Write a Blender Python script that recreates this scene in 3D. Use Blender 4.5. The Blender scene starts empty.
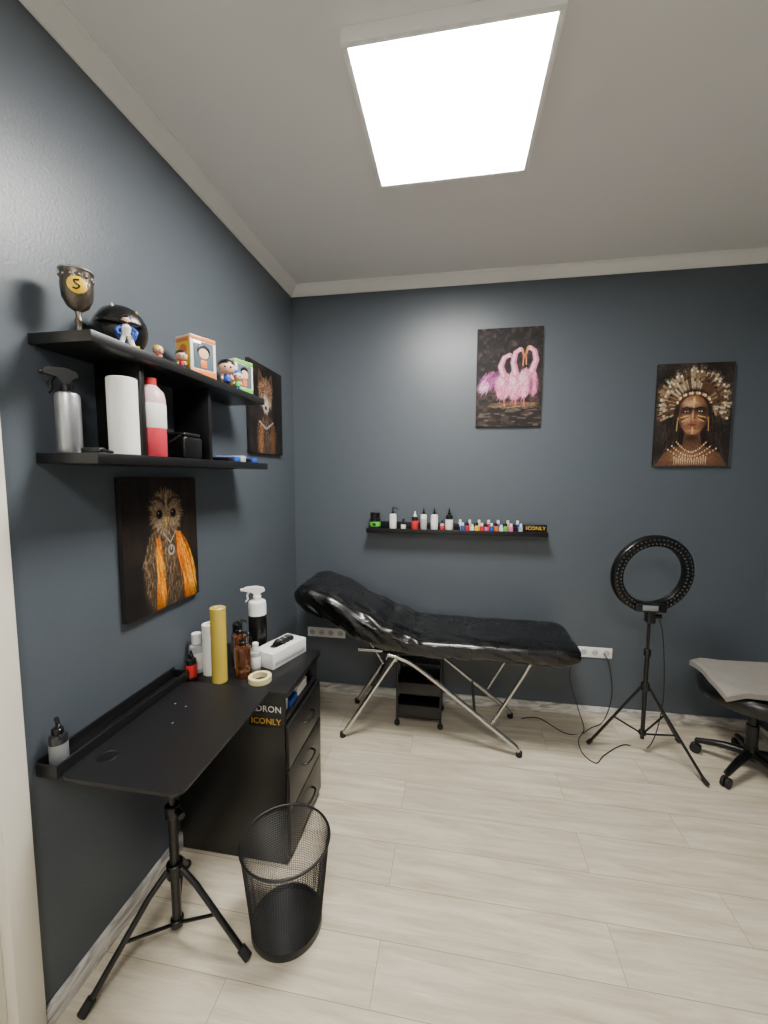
import bpy, bmesh, math, random
import numpy as np
from mathutils import Vector, Matrix, noise as mn
random.seed(4)
SC=bpy.context.scene
COL=SC.collection

# ------------------------------------------------------------ materials
def srgb(r,g,b):
    def f(c):
        c/=255.
        return c/12.92 if c<=.04045 else ((c+.055)/1.055)**2.4
    return (f(r),f(g),f(b),1)
MC={}
def mat(name,rgb=(128,128,128),rough=.5,metal=0,bump=0,bscale=200,trans=0,alpha=1,coat=0,var=.0,emit=0,spec=.5):
    if name in MC: return MC[name]
    m=bpy.data.materials.new(name); m.use_nodes=True
    nt=m.node_tree; b=nt.nodes["Principled BSDF"]
    c=srgb(*rgb)
    b.inputs["Base Color"].default_value=c
    b.inputs["Roughness"].default_value=rough
    b.inputs["Metallic"].default_value=metal
    b.inputs["Transmission Weight"].default_value=trans
    b.inputs["Alpha"].default_value=alpha
    b.inputs["Coat Weight"].default_value=coat
    b.inputs["Specular IOR Level"].default_value=spec
    if emit:
        b.inputs["Emission Color"].default_value=c; b.inputs["Emission Strength"].default_value=emit
    tc=nt.nodes.new("ShaderNodeTexCoord"); n=nt.nodes.new("ShaderNodeTexNoise")
    n.inputs["Scale"].default_value=bscale; n.inputs["Detail"].default_value=3
    nt.links.new(tc.outputs["Object"],n.inputs["Vector"])
    mr=nt.nodes.new("ShaderNodeMapRange")
    mr.inputs["To Min"].default_value=max(0,rough-.06); mr.inputs["To Max"].default_value=min(1,rough+.06)
    nt.links.new(n.outputs["Fac"],mr.inputs["Value"]); nt.links.new(mr.outputs["Result"],b.inputs["Roughness"])
    if bump:
        bp=nt.nodes.new("ShaderNodeBump"); bp.inputs["Strength"].default_value=bump; bp.inputs["Distance"].default_value=.002
        nt.links.new(n.outputs["Fac"],bp.inputs["Height"]); nt.links.new(bp.outputs["Normal"],b.inputs["Normal"])
    if var:
        mx=nt.nodes.new("ShaderNodeMix"); mx.data_type='RGBA'
        n2=nt.nodes.new("ShaderNodeTexNoise"); n2.inputs["Scale"].default_value=bscale*.1; n2.inputs["Detail"].default_value=4
        nt.links.new(tc.outputs["Object"],n2.inputs["Vector"])
        nt.links.new(n2.outputs["Fac"],mx.inputs["Factor"])
        mx.inputs["A"].default_value=tuple(x*(1-var) for x in c[:3])+(1,)
        mx.inputs["B"].default_value=tuple(min(1,x*(1+var)) for x in c[:3])+(1,)
        nt.links.new(mx.outputs["Result"],b.inputs["Base Color"])
    MC[name]=m
    return m

def floor_mat():
    m=bpy.data.materials.new("laminate_planks"); m.use_nodes=True; nt=m.node_tree; b=nt.nodes["Principled BSDF"]; L=nt.links.new
    tc=nt.nodes.new("ShaderNodeTexCoord")
    mp0=nt.nodes.new("ShaderNodeMapping"); mp0.inputs["Location"].default_value=(0.35,0.03,0)
    L(tc.outputs["Object"],mp0.inputs["Vector"])
    br=nt.nodes.new("ShaderNodeTexBrick"); br.offset=.37; br.offset_frequency=2
    br.inputs["Scale"].default_value=1; br.inputs["Brick Width"].default_value=1.28; br.inputs["Row Height"].default_value=.195
    br.inputs["Mortar Size"].default_value=.0012; br.inputs["Mortar Smooth"].default_value=.2
    br.inputs["Color1"].default_value=(0,0,0,1); br.inputs["Color2"].default_value=(1,1,1,1); br.inputs["Mortar"].default_value=(.5,.5,.5,1)
    L(mp0.outputs[0],br.inputs["Vector"])
    ad=nt.nodes.new("ShaderNodeVectorMath"); ad.operation='MULTIPLY_ADD'
    ad.inputs[1].default_value=(7,3,5)
    L(br.outputs["Color"],ad.inputs[0]); L(tc.outputs["Object"],ad.inputs[2])
    def grain(sc,scale,det,dist):
        mp=nt.nodes.new("ShaderNodeMapping"); mp.inputs["Scale"].default_value=sc; L(ad.outputs[0],mp.inputs["Vector"])
        n=nt.nodes.new("ShaderNodeTexNoise"); n.inputs["Scale"].default_value=scale; n.inputs["Detail"].default_value=det; n.inputs["Roughness"].default_value=.65; n.inputs["Distortion"].default_value=dist
        L(mp.outputs[0],n.inputs["Vector"]); return n
    n=grain((1.2,11,1),2.0,8,.5); n2=grain((2.5,70,1),3,5,.2)
    cr=nt.nodes.new("ShaderNodeValToRGB"); e=cr.color_ramp.elements
    e[0].position=.32; e[0].color=srgb(184,171,147); e[1].position=.66; e[1].color=srgb(220,210,189)
    L(n.outputs["Fac"],cr.inputs["Fac"])
    cr2=nt.nodes.new("ShaderNodeMapRange"); cr2.inputs["From Min"].default_value=.3; cr2.inputs["From Max"].default_value=.7; cr2.inputs["To Min"].default_value=.91; cr2.inputs["To Max"].default_value=1.04
    L(n2.outputs["Fac"],cr2.inputs["Value"])
    hv=nt.nodes.new("ShaderNodeHueSaturation")
    mr=nt.nodes.new("ShaderNodeMapRange"); mr.inputs["To Min"].default_value=.93; mr.inputs["To Max"].default_value=1.03
    L(br.outputs["Color"],mr.inputs["Value"])
    mu=nt.nodes.new("ShaderNodeMath"); mu.operation='MULTIPLY'; L(mr.outputs["Result"],mu.inputs[0]); L(cr2.outputs["Result"],mu.inputs[1])
    L(mu.outputs[0],hv.inputs["Value"]); L(cr.outputs["Color"],hv.inputs["Color"])
    mx=nt.nodes.new("ShaderNodeMix"); mx.data_type='RGBA'; L(br.outputs["Fac"],mx.inputs["Factor"]); L(hv.outputs["Color"],mx.inputs["A"]); mx.inputs["B"].default_value=srgb(148,132,106)
    L(mx.outputs["Result"],b.inputs["Base Color"])
    b.inputs["Roughness"].default_value=.36
    bp=nt.nodes.new("ShaderNodeBump"); bp.inputs["Strength"].default_value=.1; bp.inputs["Distance"].default_value=.002
    L(n.outputs["Fac"],bp.inputs["Height"]); L(bp.outputs["Normal"],b.inputs["Normal"])
    return m

def marble_mat():
    m=bpy.data.materials.new("marble_skirting"); m.use_nodes=True; nt=m.node_tree; b=nt.nodes["Principled BSDF"]; L=nt.links.new
    tc=nt.nodes.new("ShaderNodeTexCoord"); mp=nt.nodes.new("ShaderNodeMapping"); mp.inputs["Scale"].default_value=(3,3,14)
    L(tc.outputs["Object"],mp.inputs["Vector"])
    n=nt.nodes.new("ShaderNodeTexNoise"); n.inputs["Scale"].default_value=2; n.inputs["Detail"].default_value=6; n.inputs["Distortion"].default_value=1.5
    L(mp.outputs[0],n.inputs["Vector"])
    cr=nt.nodes.new("ShaderNodeValToRGB"); e=cr.color_ramp.elements
    e[0].position=.35; e[0].color=srgb(150,146,142); e[1].position=.6; e[1].color=srgb(222,218,210)
    L(n.outputs["Fac"],cr.inputs["Fac"]); L(cr.outputs["Color"],b.inputs["Base Color"]); b.inputs["Roughness"].default_value=.4
    return m

M_wall=mat("slate_wall_paint",(79,86,93),.36,bump=.4,bscale=120,spec=.5,var=.04)
M_ceil=mat("ceiling_paint",(236,236,237),.85,bump=.1,bscale=80)
M_pw=mat("pale_wall_paint",(226,226,226),.8)
M_corn=mat("cornice_white",(240,240,238),.6)
M_black=mat("black_laminate",(16,16,17),.38,bump=.05,bscale=300)
M_blackm=mat("black_powdercoat",(18,18,20),.42,bump=.1,bscale=500)
M_plast=mat("black_plastic",(13,13,14),.3)
M_rubber=mat("black_rubber",(20,20,20),.7)
M_white=mat("white_plastic",(232,232,228),.35)
M_paper=mat("white_paper",(238,237,232),.9,bump=.6,bscale=250)
M_chrome=mat("brushed_steel",(205,203,196),.22,metal=1)
M_silver=mat("aluminium",(190,192,195),.38,metal=.85)
M_vinyl=mat("black_vinyl",(9,9,10),.27,bscale=8,coat=.25)
M_gold=mat("gold_print",(214,170,40),.4)
M_grey=mat("grey_plastic",(120,122,124),.4)
M_red=mat("red_liquid",(215,60,76),.25,coat=.5)
M_pink=mat("frosted_plastic",(226,190,190),.35)
M_yel=mat("yellow_film",(200,174,70),.22,coat=.5)
M_brown=mat("amber_glass",(74,36,14),.08,coat=1)
M_towel=mat("grey_terry_towel",(138,133,126),.95,bump=1,bscale=220,var=.12)
M_orange=mat("toy_orange",(226,120,40),.4)
M_blue=mat("toy_blue",(40,80,170),.4)
M_yellow=mat("toy_yellow",(240,196,40),.4)
M_skin=mat("toy_skin",(230,180,150),.5)
M_green=mat("green_label",(90,190,60),.5)
M_redc=mat("red_label",(200,40,40),.5)
M_label=mat("label_grey",(170,172,174),.5)
M_pinkc=mat("pink_ink",(230,110,160),.4)
M_pew=mat("pewter",(112,105,94),.35,metal=.9,bump=.8,bscale=120,var=.4)
M_tape=mat("masking_tape",(226,214,160),.6)

# ------------------------------------------------------------ geometry helpers
class Grp:
    def __init__(s,name,loc=(0,0,0),rz=0,rx=0):
        s.e=bpy.data.objects.new(name,None); s.e.empty_display_size=.05
        s.e.location=loc; s.e.rotation_euler=(rx,0,rz); COL.objects.link(s.e)
    def add(s,name,bm,m,smooth=False,recalc=True):
        me=bpy.data.meshes.new(name); 
        if recalc: bmesh.ops.recalc_face_normals(bm,faces=bm.faces[:])
        bm.to_mesh(me); bm.free()
        if not isinstance(m,(list,tuple)): m=[m]
        for k in m: me.materials.append(k)
        if smooth:
            for p in me.polygons: p.use_smooth=True
            if smooth!='all':
                try: me.set_sharp_from_angle(angle=math.radians(40))
                except Exception: pass
        o=bpy.data.objects.new(name,me); COL.objects.link(o); 
        if s.e: o.parent=s.e
        return o
    def box(s,name,lo,hi,m,bev=.002,seg=2):
        bm=bmesh.new(); bmesh.ops.create_cube(bm,size=1)
        for v in bm.verts:
            for i in range(3): v.co[i]=lo[i] if v.co[i]<0 else hi[i]
        if bev: 
            bev=min(bev,min(hi[i]-lo[i] for i in range(3))*.45)
            bmesh.ops.bevel(bm,geom=bm.edges[:],offset=bev,segments=seg,profile=.5,affect='EDGES')
        return s.add(name,bm,m,True)
    def lathe(s,name,prof,m,c=(0,0,0),seg=32,axis='Z'):
        bm=bmesh.new(); rings=[]
        for r,z in prof:
            if r<1e-6: rings.append([bm.verts.new((0,0,z))])
            else: rings.append([bm.verts.new((r*math.cos(2*math.pi*i/seg),r*math.sin(2*math.pi*i/seg),z)) for i in range(seg)])
        for a,b in zip(rings,rings[1:]):
            for i in range(seg):
                j=(i+1)%seg
                if len(a)==1 and len(b)==1: continue
                if len(a)==1: bm.faces.new((a[0],b[i],b[j]))
                elif len(b)==1: bm.faces.new((a[i],b[0],a[j]))
                else: bm.faces.new((a[i],b[i],b[j],a[j]))
        if axis=='X': bmesh.ops.rotate(bm,verts=bm.verts,matrix=Matrix.Rotation(math.pi/2,3,'Y'))
        if axis=='Y': bmesh.ops.rotate(bm,verts=bm.verts,matrix=Matrix.Rotation(-math.pi/2,3,'X'))
        bmesh.ops.translate(bm,verts=bm.verts,vec=c)
        return s.add(name,bm,m,True)
    def cyl(s,name,r,z0,z1,m,c=(0,0,0),seg=32,axis='Z',b=.002):
        b=min(b,r*.4,(z1-z0)*.4)
        return s.lathe(name,[(0,z0),(r-b,z0),(r,z0+b),(r,z1-b),(r-b,z1),(0,z1)],m,c,seg,axis)
    def tube(s,name,pts,r,m,seg=12,smooth_n=0,closed=False,caps=True):
        P=[Vector(p) for p in pts]
        if smooth_n:
            Q=[]
            n=len(P)
            for i in range(n if closed else n-1):
                p0=P[(i-1)%n] if (closed or i>0) else P[0]; p1=P[i]; p2=P[(i+1)%n]; p3=P[(i+2)%n] if (closed or i+2<n) else P[-1]
                for k in range(smooth_n):
                    t=k/smooth_n
                    Q.append(.5*((2*p1)+(-p0+p2)*t+(2*p0-5*p1+4*p2-p3)*t*t+(-p0+3*p1-3*p2+p3)*t**3))
            if not closed: Q.append(P[-1])
            P=Q
        R=r if isinstance(r,(list,tuple)) else [r]*len(P)
        if len(R)!=len(P): R=[R[0]+(R[-1]-R[0])*i/(len(P)-1) for i in range(len(P))]
        bm=bmesh.new(); rings=[]; nrm=None; n=len(P)
        for i,p in enumerate(P):
            if closed: t=(P[(i+1)%n]-P[i-1]).normalized()
            else: t=((P[min(i+1,n-1)]-P[max(i-1,0)])).normalized()
            if nrm is None:
                a=Vector((0,0,1)) if abs(t.z)<.9 else Vector((1,0,0)); nrm=t.cross(a).normalized()
            nrm=(nrm-t*nrm.dot(t)).normalized(); bn=t.cross(nrm)
            rings.append([bm.verts.new(p+R[i]*(nrm*math.cos(2*math.pi*k/seg)+bn*math.sin(2*math.pi*k/seg))) for k in range(seg)])
        pr=list(zip(rings,rings[1:]))
        if closed: pr.append((rings[-1],rings[0]))
        for a,b in pr:
            for k in range(seg): bm.faces.new((a[k],a[(k+1)%seg],b[(k+1)%seg],b[k]))
        if not closed and caps:
            bm.faces.new(rings[0]); bm.faces.new(rings[-1])
        return s.add(name,bm,m,True)
    def ball(s,name,c,r,m,scale=(1,1,1),seg=24):
        bm=bmesh.new(); bmesh.ops.create_uvsphere(bm,u_segments=seg,v_segments=seg//2,radius=r)
        for v in bm.verts: v.co=Vector((v.co.x*scale[0]+c[0],v.co.y*scale[1]+c[1],v.co.z*scale[2]+c[2]))
        return s.add(name,bm,m,'all')
    def prism(s,name,pts,z0,z1,m,axis='Z',bev=0):
        bm=bmesh.new()
        def mk(p,z):
            return {'Z':(p[0],p[1],z),'X':(z,p[0],p[1]),'Y':(p[0],z,p[1])}[axis]
        a=[bm.verts.new(mk(p,z0)) for p in pts]; b=[bm.verts.new(mk(p,z1)) for p in pts]
        bm.faces.new(a); bm.faces.new(b)
        n=len(pts)
        for i in range(n): bm.faces.new((a[i],a[(i+1)%n],b[(i+1)%n],b[i]))
        if bev: bmesh.ops.bevel(bm,geom=bm.edges[:],offset=bev,segments=2,affect='EDGES')
        return s.add(name,bm,m,bool(bev))
    def text(s,name,body,size,m,loc,rot,ext=.0004):
        cu=bpy.data.curves.new(name,"FONT"); cu.body=body; cu.size=size; cu.extrude=ext; cu.align_x='CENTER'; cu.align_y='CENTER'; cu.resolution_u=2
        o=bpy.data.objects.new(name+"_c",cu); COL.objects.link(o); bpy.context.view_layer.update()
        me=bpy.data.meshes.new_from_object(o.evaluated_get(bpy.context.evaluated_depsgraph_get()))
        bpy.data.objects.remove(o); me.materials.clear(); me.materials.append(m)
        q=bpy.data.objects.new(name,me); COL.objects.link(q); q.parent=s.e; q.location=loc; q.rotation_euler=rot
        return q
G0=Grp.__new__(Grp); G0.e=None
def single(name,lo,hi,m,bev=0): return G0.box(name,lo,hi,m,bev)

# ------------------------------------------------------------ room
XR=3.08; YB=-4.6; ZC=2.94
single("floor",(-.12,YB-.1,-.1),(XR+.1,.1,0),floor_mat())
single("ceiling",(-.12,YB-.1,ZC),(XR+.1,.1,ZC+.1),M_ceil)
single("wall_left",(-.12,-2.0,0),(0,0,ZC),M_wall)
single("wall_left_by_door",(-.12,YB,0),(0,-3.0,ZC),M_wall)
single("wall_left_over_door",(-.12,-3.0,2.175),(0,-2.0,ZC),M_wall)
single("wall_back",(-.12,0,0),(XR+.1,.1,ZC),M_wall)
single("wall_right",(XR,YB,0),(XR+.1,0,ZC),M_wall)
single("wall_front",(-.12,YB-.1,0),(XR+.1,YB,ZC),M_pw)
def corn(name,axis,a,b,flip=1,off=0):
    h=.062
    pr=[(0,0),(0,-h),(.008,-h),(.012,-h+.008),(.02,-h+.016),(.034,-.03),(h-.014,-.014),(h-.006,-.010),(h,-.006),(h,0)]
    G0.prism(name,[(off+flip*p[0],ZC+p[1]) for p in pr],a,b,M_corn,axis)
corn("trim_1",'Y',YB,0,1,0); corn("trim_2",'X',0,XR,-1,0); corn("trim_3",'Y',YB,0,-1,XR)
M_mar=marble_mat()
single("baseboard_left",(0,-2.0,0),(.014,0,.072),M_mar,.003)
single("baseboard_back",(.014,-.014,0),(XR-.014,0,.072),M_mar,.003)
single("baseboard_right",(XR-.014,YB,0),(XR,0,.072),M_mar,.003)
# door set in an opening of the left wall
d=Grp("door_1",(0,-2.0,0))
M_door=mat("door_white",(232,227,212),.45)
d.box("casing_far",(-.12,-.075,0),(.022,-.0005,2.1),M_door,.004)
d.box("casing_near",(-.12,-.9995,0),(.022,-.925,2.1),M_door,.004)
d.box("casing_top",(-.12,-.9995,2.1),(.022,-.0005,2.1745),M_door,.004)
d.box("leaf",(-.05,-.924,.004),(-.01,-.076,2.099),M_door,.003)
d.cyl("handle_rose",.024,-.01,.0,M_silver,(0,-.15,1.0),axis='X')
d.tube("handle_lever",[(-.01,-.15,1.0),(.03,-.15,1.0),(.035,-.17,1.0),(.035,-.27,1.0)],.008,M_silver)

# ceiling light panel, plus an unseen copy added behind the camera as fill
M_em=mat("led_diffuser",(255,252,246),.5,emit=78)
M_em_fill=mat("led_diffuser_fill",(255,252,246),.5,emit=54)
M_frame=mat("panel_frame",(250,250,248),.5)
for yy,me_ in((-1.28,M_em),(-3.55,M_em_fill)):  # second entry is the added fill panel, out of view; first is the room lamp
    lp=Grp("ceiling_and_fill_panel",(1.12,yy,0))
    S=.298
    fr=.018
    lp.box("diffuser",(-S+.002,-S+.002,2.902),(S-.002,S-.002,2.915),me_,0)
    for n,lo,hi in [("frame_n",(-S-fr,S,2.895),(S+fr,S+fr,ZC)),("frame_s",(-S-fr,-S-fr,2.895),(S+fr,-S,ZC)),("frame_e",(S,-S,2.895),(S+fr,S,ZC)),("frame_w",(-S-fr,-S,2.895),(-S,S,ZC))]:
        lp.box(n,lo,hi,M_frame,.001)

# ------------------------------------------------------------ wall shelf (left)
ws=Grp("wall_shelf",(0,-1.39,1.66))
ws.box("board_top",(0,-.51,.325),(.2,.51,.355),M_black,.0015)
ws.box("board_bottom",(0,-.51,0),(.2,.53,.03),M_black,.0015)
ws.box("upright_1",(0,-.30,.03),(.165,-.28,.325),M_black,.001)
ws.box("upright_2",(0,.08,.03),(.16,.10,.325),M_black,.001)
ZT=1.66+.355; ZB=1.69

# ------------------------------------------------------------ back ledge
bl=Grp("picture_ledge",(1.16,0,1.235))
bl.box("base",(-.6,-.1,0),(.6,0,.012),M_black,.001)
bl.box("front_lip",(-.6,-.108,0),(.6,-.1,.032),M_black,.001)
bl.box("back_plate",(-.6,-.008,.012),(.6,0,.07),M_black,.001)
bl.box("label_plate",(.46,-.062,.012),(.6,-.055,.075),M_plast,.001)
bl.text("label_text","ICONLY",.034,M_gold,(.53,-.0632,.05),(math.pi/2,0,0))
ZL=1.247

# ------------------------------------------------------------ canvases (painted procedurally as vertex colours)
def lerp_noise(ny,nx,fy,fx,seed):
    rs=np.random.RandomState(seed); g=rs.rand(fy+2,fx+2)
    y=np.linspace(0,fy,ny); x=np.linspace(0,fx,nx); yi=y.astype(int); xi=x.astype(int); ty=y-yi; tx=x-xi
    ty=ty*ty*(3-2*ty); tx=tx*tx*(3-2*tx); ty=ty[:,None]; tx=tx[None,:]
    a=g[np.ix_(yi,xi)];b=g[np.ix_(yi,xi+1)];c=g[np.ix_(yi+1,xi)];d=g[np.ix_(yi+1,xi+1)]
    return (a*(1-tx)+b*tx)*(1-ty)+(c*(1-tx)+d*tx)*ty
class Paint:
    def __init__(s,nx,asp,bg,seed=1):
        s.nx,s.ny,s.asp=nx,int(nx*asp),asp
        s.X,s.Y=np.meshgrid(np.linspace(0,1,s.nx),np.linspace(0,1,s.ny)*asp)
        s.I=np.zeros((s.ny,s.nx,3))+np.array(bg)/255.; s.seed=seed; s.rs=np.random.RandomState(seed)
    def nz(s,fx,fy=None):
        s.seed+=1; return lerp_noise(s.ny,s.nx,fy or int(fx*s.asp),fx,s.seed)
    def win(s,x0,y0,x1,y1):
        k=s.nx-1
        return (slice(max(0,int(y0*k)-1),max(0,min(s.ny,int(y1*k)+3))),slice(max(0,int(x0*k)-1),max(0,min(s.nx,int(x1*k)+3))))
    def mix(s,m,col,a=1,w=None):
        w=w or (slice(None),slice(None))
        m=np.clip(m,0,1)[...,None]*a; s.I[w]=s.I[w]*(1-m)+np.array(col)/255.*m
    def ell(s,cx,cy,rx,ry,col,ang=0,soft=.15,a=1,g=False):
        R=max(rx,ry)*(2.2 if g else 1.05); w=s.win(cx-R,cy-R,cx+R,cy+R)
        c,n=math.cos(math.radians(ang)),math.sin(math.radians(ang))
        dx=s.X[w]-cx; dy=s.Y[w]-cy; r=np.hypot((dx*c+dy*n)/rx,(-dx*n+dy*c)/ry)
        s.mix(np.exp(-r*r*1.2) if g else (1-r)/soft,col,a,w)
    def blob(s,cx,cy,rx,ry,col,a=.8,ang=0): s.ell(cx,cy,rx,ry,col,ang,0,a,True)
    def line(s,pts,w,col,soft=.4,a=1):
        wd=w if isinstance(w,(list,tuple)) else (w,w); M=max(wd)
        W=s.win(min(p[0] for p in pts)-M,min(p[1] for p in pts)-M,max(p[0] for p in pts)+M,max(p[1] for p in pts)+M)
        X,Y=s.X[W],s.Y[W]; D=np.full(X.shape,9.); n=len(pts)-1
        for i in range(n):
            ax,ay=pts[i];bx,by=pts[i+1]; dx,dy=bx-ax,by-ay; L=dx*dx+dy*dy+1e-12
            t=np.clip(((X-ax)*dx+(Y-ay)*dy)/L,0,1)
            D=np.minimum(D,np.hypot(X-ax-t*dx,Y-ay-t*dy)/(wd[0]+(wd[1]-wd[0])*(i+t)/n+1e-6))
        s.mix((1-D)/soft,col,a,W)
    def poly(s,pts,col,a=1):
        ins=np.zeros(s.X.shape,bool); n=len(pts)
        for i in range(n):
            x1,y1=pts[i];x2,y2=pts[(i+1)%n]
            if y1==y2: continue
            ins^=((y1>s.Y)!=(y2>s.Y))&(s.X<(x2-x1)*(s.Y-y1)/(y2-y1)+x1)
        s.mix(ins.astype(float),col,a)
    def fur(s,cx,cy,rx,ry,n,L,w,cols,dirf,ang=0,a=.6,wob=.35):
        c,sn=math.cos(math.radians(ang)),math.sin(math.radians(ang))
        for i in range(n):
            r=math.sqrt(s.rs.rand()); t=s.rs.rand()*2*math.pi; u=r*math.cos(t)*rx; v=r*math.sin(t)*ry
            x=cx+u*c-v*sn; y=cy+u*sn+v*c
            d=(dirf(x,y) if callable(dirf) else math.radians(dirf))+wob*(s.rs.rand()-.5)*2; l=L*(.6+.8*s.rs.rand())
            k=cols[s.rs.randint(len(cols))]
            s.line([(x,y),(x+l*math.cos(d),y+l*math.sin(d))],(w,w*.3),k,.6,a)
    def tex(s,amt,fx,fy=None): s.I=np.clip(s.I*(1+amt*(s.nz(fx,fy)[...,None]-.5)*2),0,1)
def art_flamingo():
    P=Paint(200,1.5,(24,19,20),11)
    P.mix((P.nz(9)-.45)*2.2,(62,46,42),.6); P.mix((P.nz(30)-.55)*3,(92,72,66),.35); P.tex(.5,18)
    P.mix((P.Y-.95)*5,(28,21,18),.85); P.mix(((P.nz(14,30)-.5)*4)*(P.Y>1.0),(92,72,56),.5)
    P.mix(((P.nz(12,60)-.62)*6)*(P.Y>1.22),(130,120,112),.5)
    P.ell(.55,1.17,.38,.06,(96,72,54),0,.5,.8); P.fur(.55,1.17,.38,.05,160,.08,.006,[(140,108,78),(60,44,34),(170,136,100)],5,a=.7)
    pk=[(246,180,200),(228,126,168),(252,214,222),(204,92,144),(240,150,182)]
    dk=[(178,78,132),(140,60,120),(204,104,156)]
    P.ell(.2,.8,.15,.12,(190,96,158),-38,.3); P.fur(.2,.78,.15,.12,200,.11,.009,dk+[(230,150,196),(116,52,116)],118,-38)
    P.fur(.13,.86,.07,.07,80,.09,.009,[(246,200,222),(226,160,200)],120); P.ell(.3,.7,.1,.05,(116,56,106),-30,.5,.8)
    for cx,cy,rx,ry,an in [(.86,.82,.08,.22,-6),(.42,.88,.13,.22,8),(.59,.88,.13,.24,-3),(.74,.84,.12,.24,5)]:
        P.ell(cx,cy,rx,ry,(214,120,160),an,.15); P.fur(cx,cy-.03,rx*.85,ry*.85,200,.09,.010,pk,98,an,.6)
        P.blob(cx+rx*.8,cy+.05,rx*.3,ry*.8,(124,52,92),.7); P.blob(cx-rx*.3,cy-.08,rx*.45,ry*.5,(255,230,236),.6)
    for pts,dx in [([(.84,.66),(.9,.5),(.87,.36),(.80,.31)],-1),([(.42,.72),(.37,.58),(.42,.45),(.5,.41)],1),([(.6,.7),(.56,.52),(.59,.38),(.66,.33)],1)]:
        P.line(pts,(.062,.036),(222,126,160),.3); P.line([(p[0]-.01,p[1]) for p in pts],(.035,.02),(254,212,224),.7,.9)
        hx,hy=pts[-1]; P.ell(hx,hy+.005,.045,.035,(250,204,216),0,.3); P.ell(hx+.012*dx,hy-.004,.008,.008,(30,16,20),0,.3)
        P.line([(hx+.03*dx,hy+.01),(hx+.055*dx,hy+.1),(hx+.045*dx,hy+.25)],(.024,.010),(232,150,100),.4); P.line([(hx+.045*dx,hy+.04),(hx+.06*dx,hy+.2)],.005,(140,70,60),.5)
    for x in (.43,.6,.73): P.line([(x,1.08),(x+.01,1.19)],.012,(206,110,90),.5)
    P.tex(.12,70); return P
def art_portrait():
    P=Paint(220,1.5,(40,34,31),23); P.tex(.5,5); P.tex(.25,40)
    cx,cy=.5,.66
    for ring,(r0,r1,n) in enumerate([(.2,.50,58),(.2,.43,50),(.2,.35,44)]):
        for i in range(n):
            a=math.radians(203-226*(i+.5)/n+P.rs.randn()*1.5); q=r1*(1+.05*P.rs.randn()); c,s_=math.cos(a),math.sin(a)
            p0=(cx+r0*c,cy-.04-r0*1.05*s_); p1=(cx+q*c*.98,cy-.04-q*1.12*s_)
            k=[[(214,190,150),(240,226,196),(170,138,100),(120,90,60)],[(150,116,78),(210,180,136),(96,68,44)],[(232,212,176),(110,74,46),(188,150,104)]][ring]
            col=k[P.rs.randint(len(k))]; P.line([p0,p1],(.012,.026),tuple(v*.55 for v in col),.4); P.line([p0,p1],(.009,.02),col,.7,.95); P.line([p0,p1],.003,(60,40,26),.5,.7)
            if ring==0 or i%2: P.ell(p1[0],p1[1],.022,.026,(44,30,24) if ring!=1 else (245,235,214),0,.5,.85)
    P.ell(cx,.7,.27,.36,(30,20,15),0,.15)
    P.poly([(.24,.72),(.08,1.5),(.92,1.5),(.77,.72)],(20,15,13))
    for sx in(-1,1):
        P.fur(cx+sx*.28,1.0,.1,.34,160,.16,.006,[(50,38,32),(14,10,9),(74,58,48)],90-sx*8,a=.8,wob=.15)
    P.poly([(.4,.98),(.38,1.18),(.14,1.3),(.02,1.5),(.98,1.5),(.87,1.3),(.63,1.18),(.6,.98)],(92,60,40))
    P.blob(.4,1.36,.22,.1,(176,124,84),.8); P.blob(.68,1.38,.14,.1,(136,90,58),.7); P.blob(.5,1.08,.1,.06,(50,28,18),.8)
    P.ell(cx,.74,.205,.30,(134,88,58),0,.10); P.ell(cx,.86,.15,.19,(134,88,58),0,.15)
    P.blob(.46,.58,.12,.08,(228,178,128),.85); P.blob(.42,.80,.06,.07,(224,168,120),.8); P.blob(.58,.80,.05,.07,(186,130,88),.75)
    P.blob(.66,.78,.06,.22,(58,36,25),.75); P.blob(.335,.8,.03,.2,(76,48,34),.6); P.blob(.5,.985,.09,.03,(200,144,102),.7)
    P.blob(.405,.69,.08,.05,(24,15,12),.95); P.blob(.595,.69,.08,.05,(22,14,11),.95); P.blob(.5,.665,.12,.025,(36,22,17),.75)
    for sx in(-1,1):
        P.line([(cx+sx*.035,.655),(cx+sx*.09,.635),(cx+sx*.155,.655)],(.012,.007),(16,10,8),.5)
        P.ell(cx+sx*.092,.692,.036,.015,(226,212,190),sx*4,.3); P.ell(cx+sx*.09,.69,.015,.015,(50,28,16),0,.3); P.ell(cx+sx*.09,.69,.007,.007,(6,4,4),0,.3); P.ell(cx+sx*.085,.685,.003,.003,(255,255,255))
        P.line([(cx+sx*.05,.69),(cx+sx*.09,.676),(cx+sx*.135,.692)],.005,(8,5,4),.5)
        for k in range(3): P.line([(cx+sx*(.06+.01*k),.755+.028*k),(cx+sx*(.165-.01*k),.785+.03*k)],.0075,[(240,196,90),(24,15,10),(240,196,90)][k],.5,.9)
        P.ell(cx+sx*.022,.835,.012,.007,(40,20,14),0,.5)
        P.blob(cx+sx*.2,.80,.012,.03,(220,170,80),.9); P.line([(cx+sx*.205,.83),(cx+sx*.21,.98)],.008,(206,160,90),.5)
    P.line([(.5,.5),(.5,.64)],(.018,.010),(240,196,90),.6,.9); P.line([(.495,.68),(.49,.80)],(.012,.018),(226,172,122),.9,.8); P.line([(.522,.69),(.526,.81)],.008,(70,40,26),.8,.6)
    P.blob(.5,.822,.03,.016,(206,148,102),.8)
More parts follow.
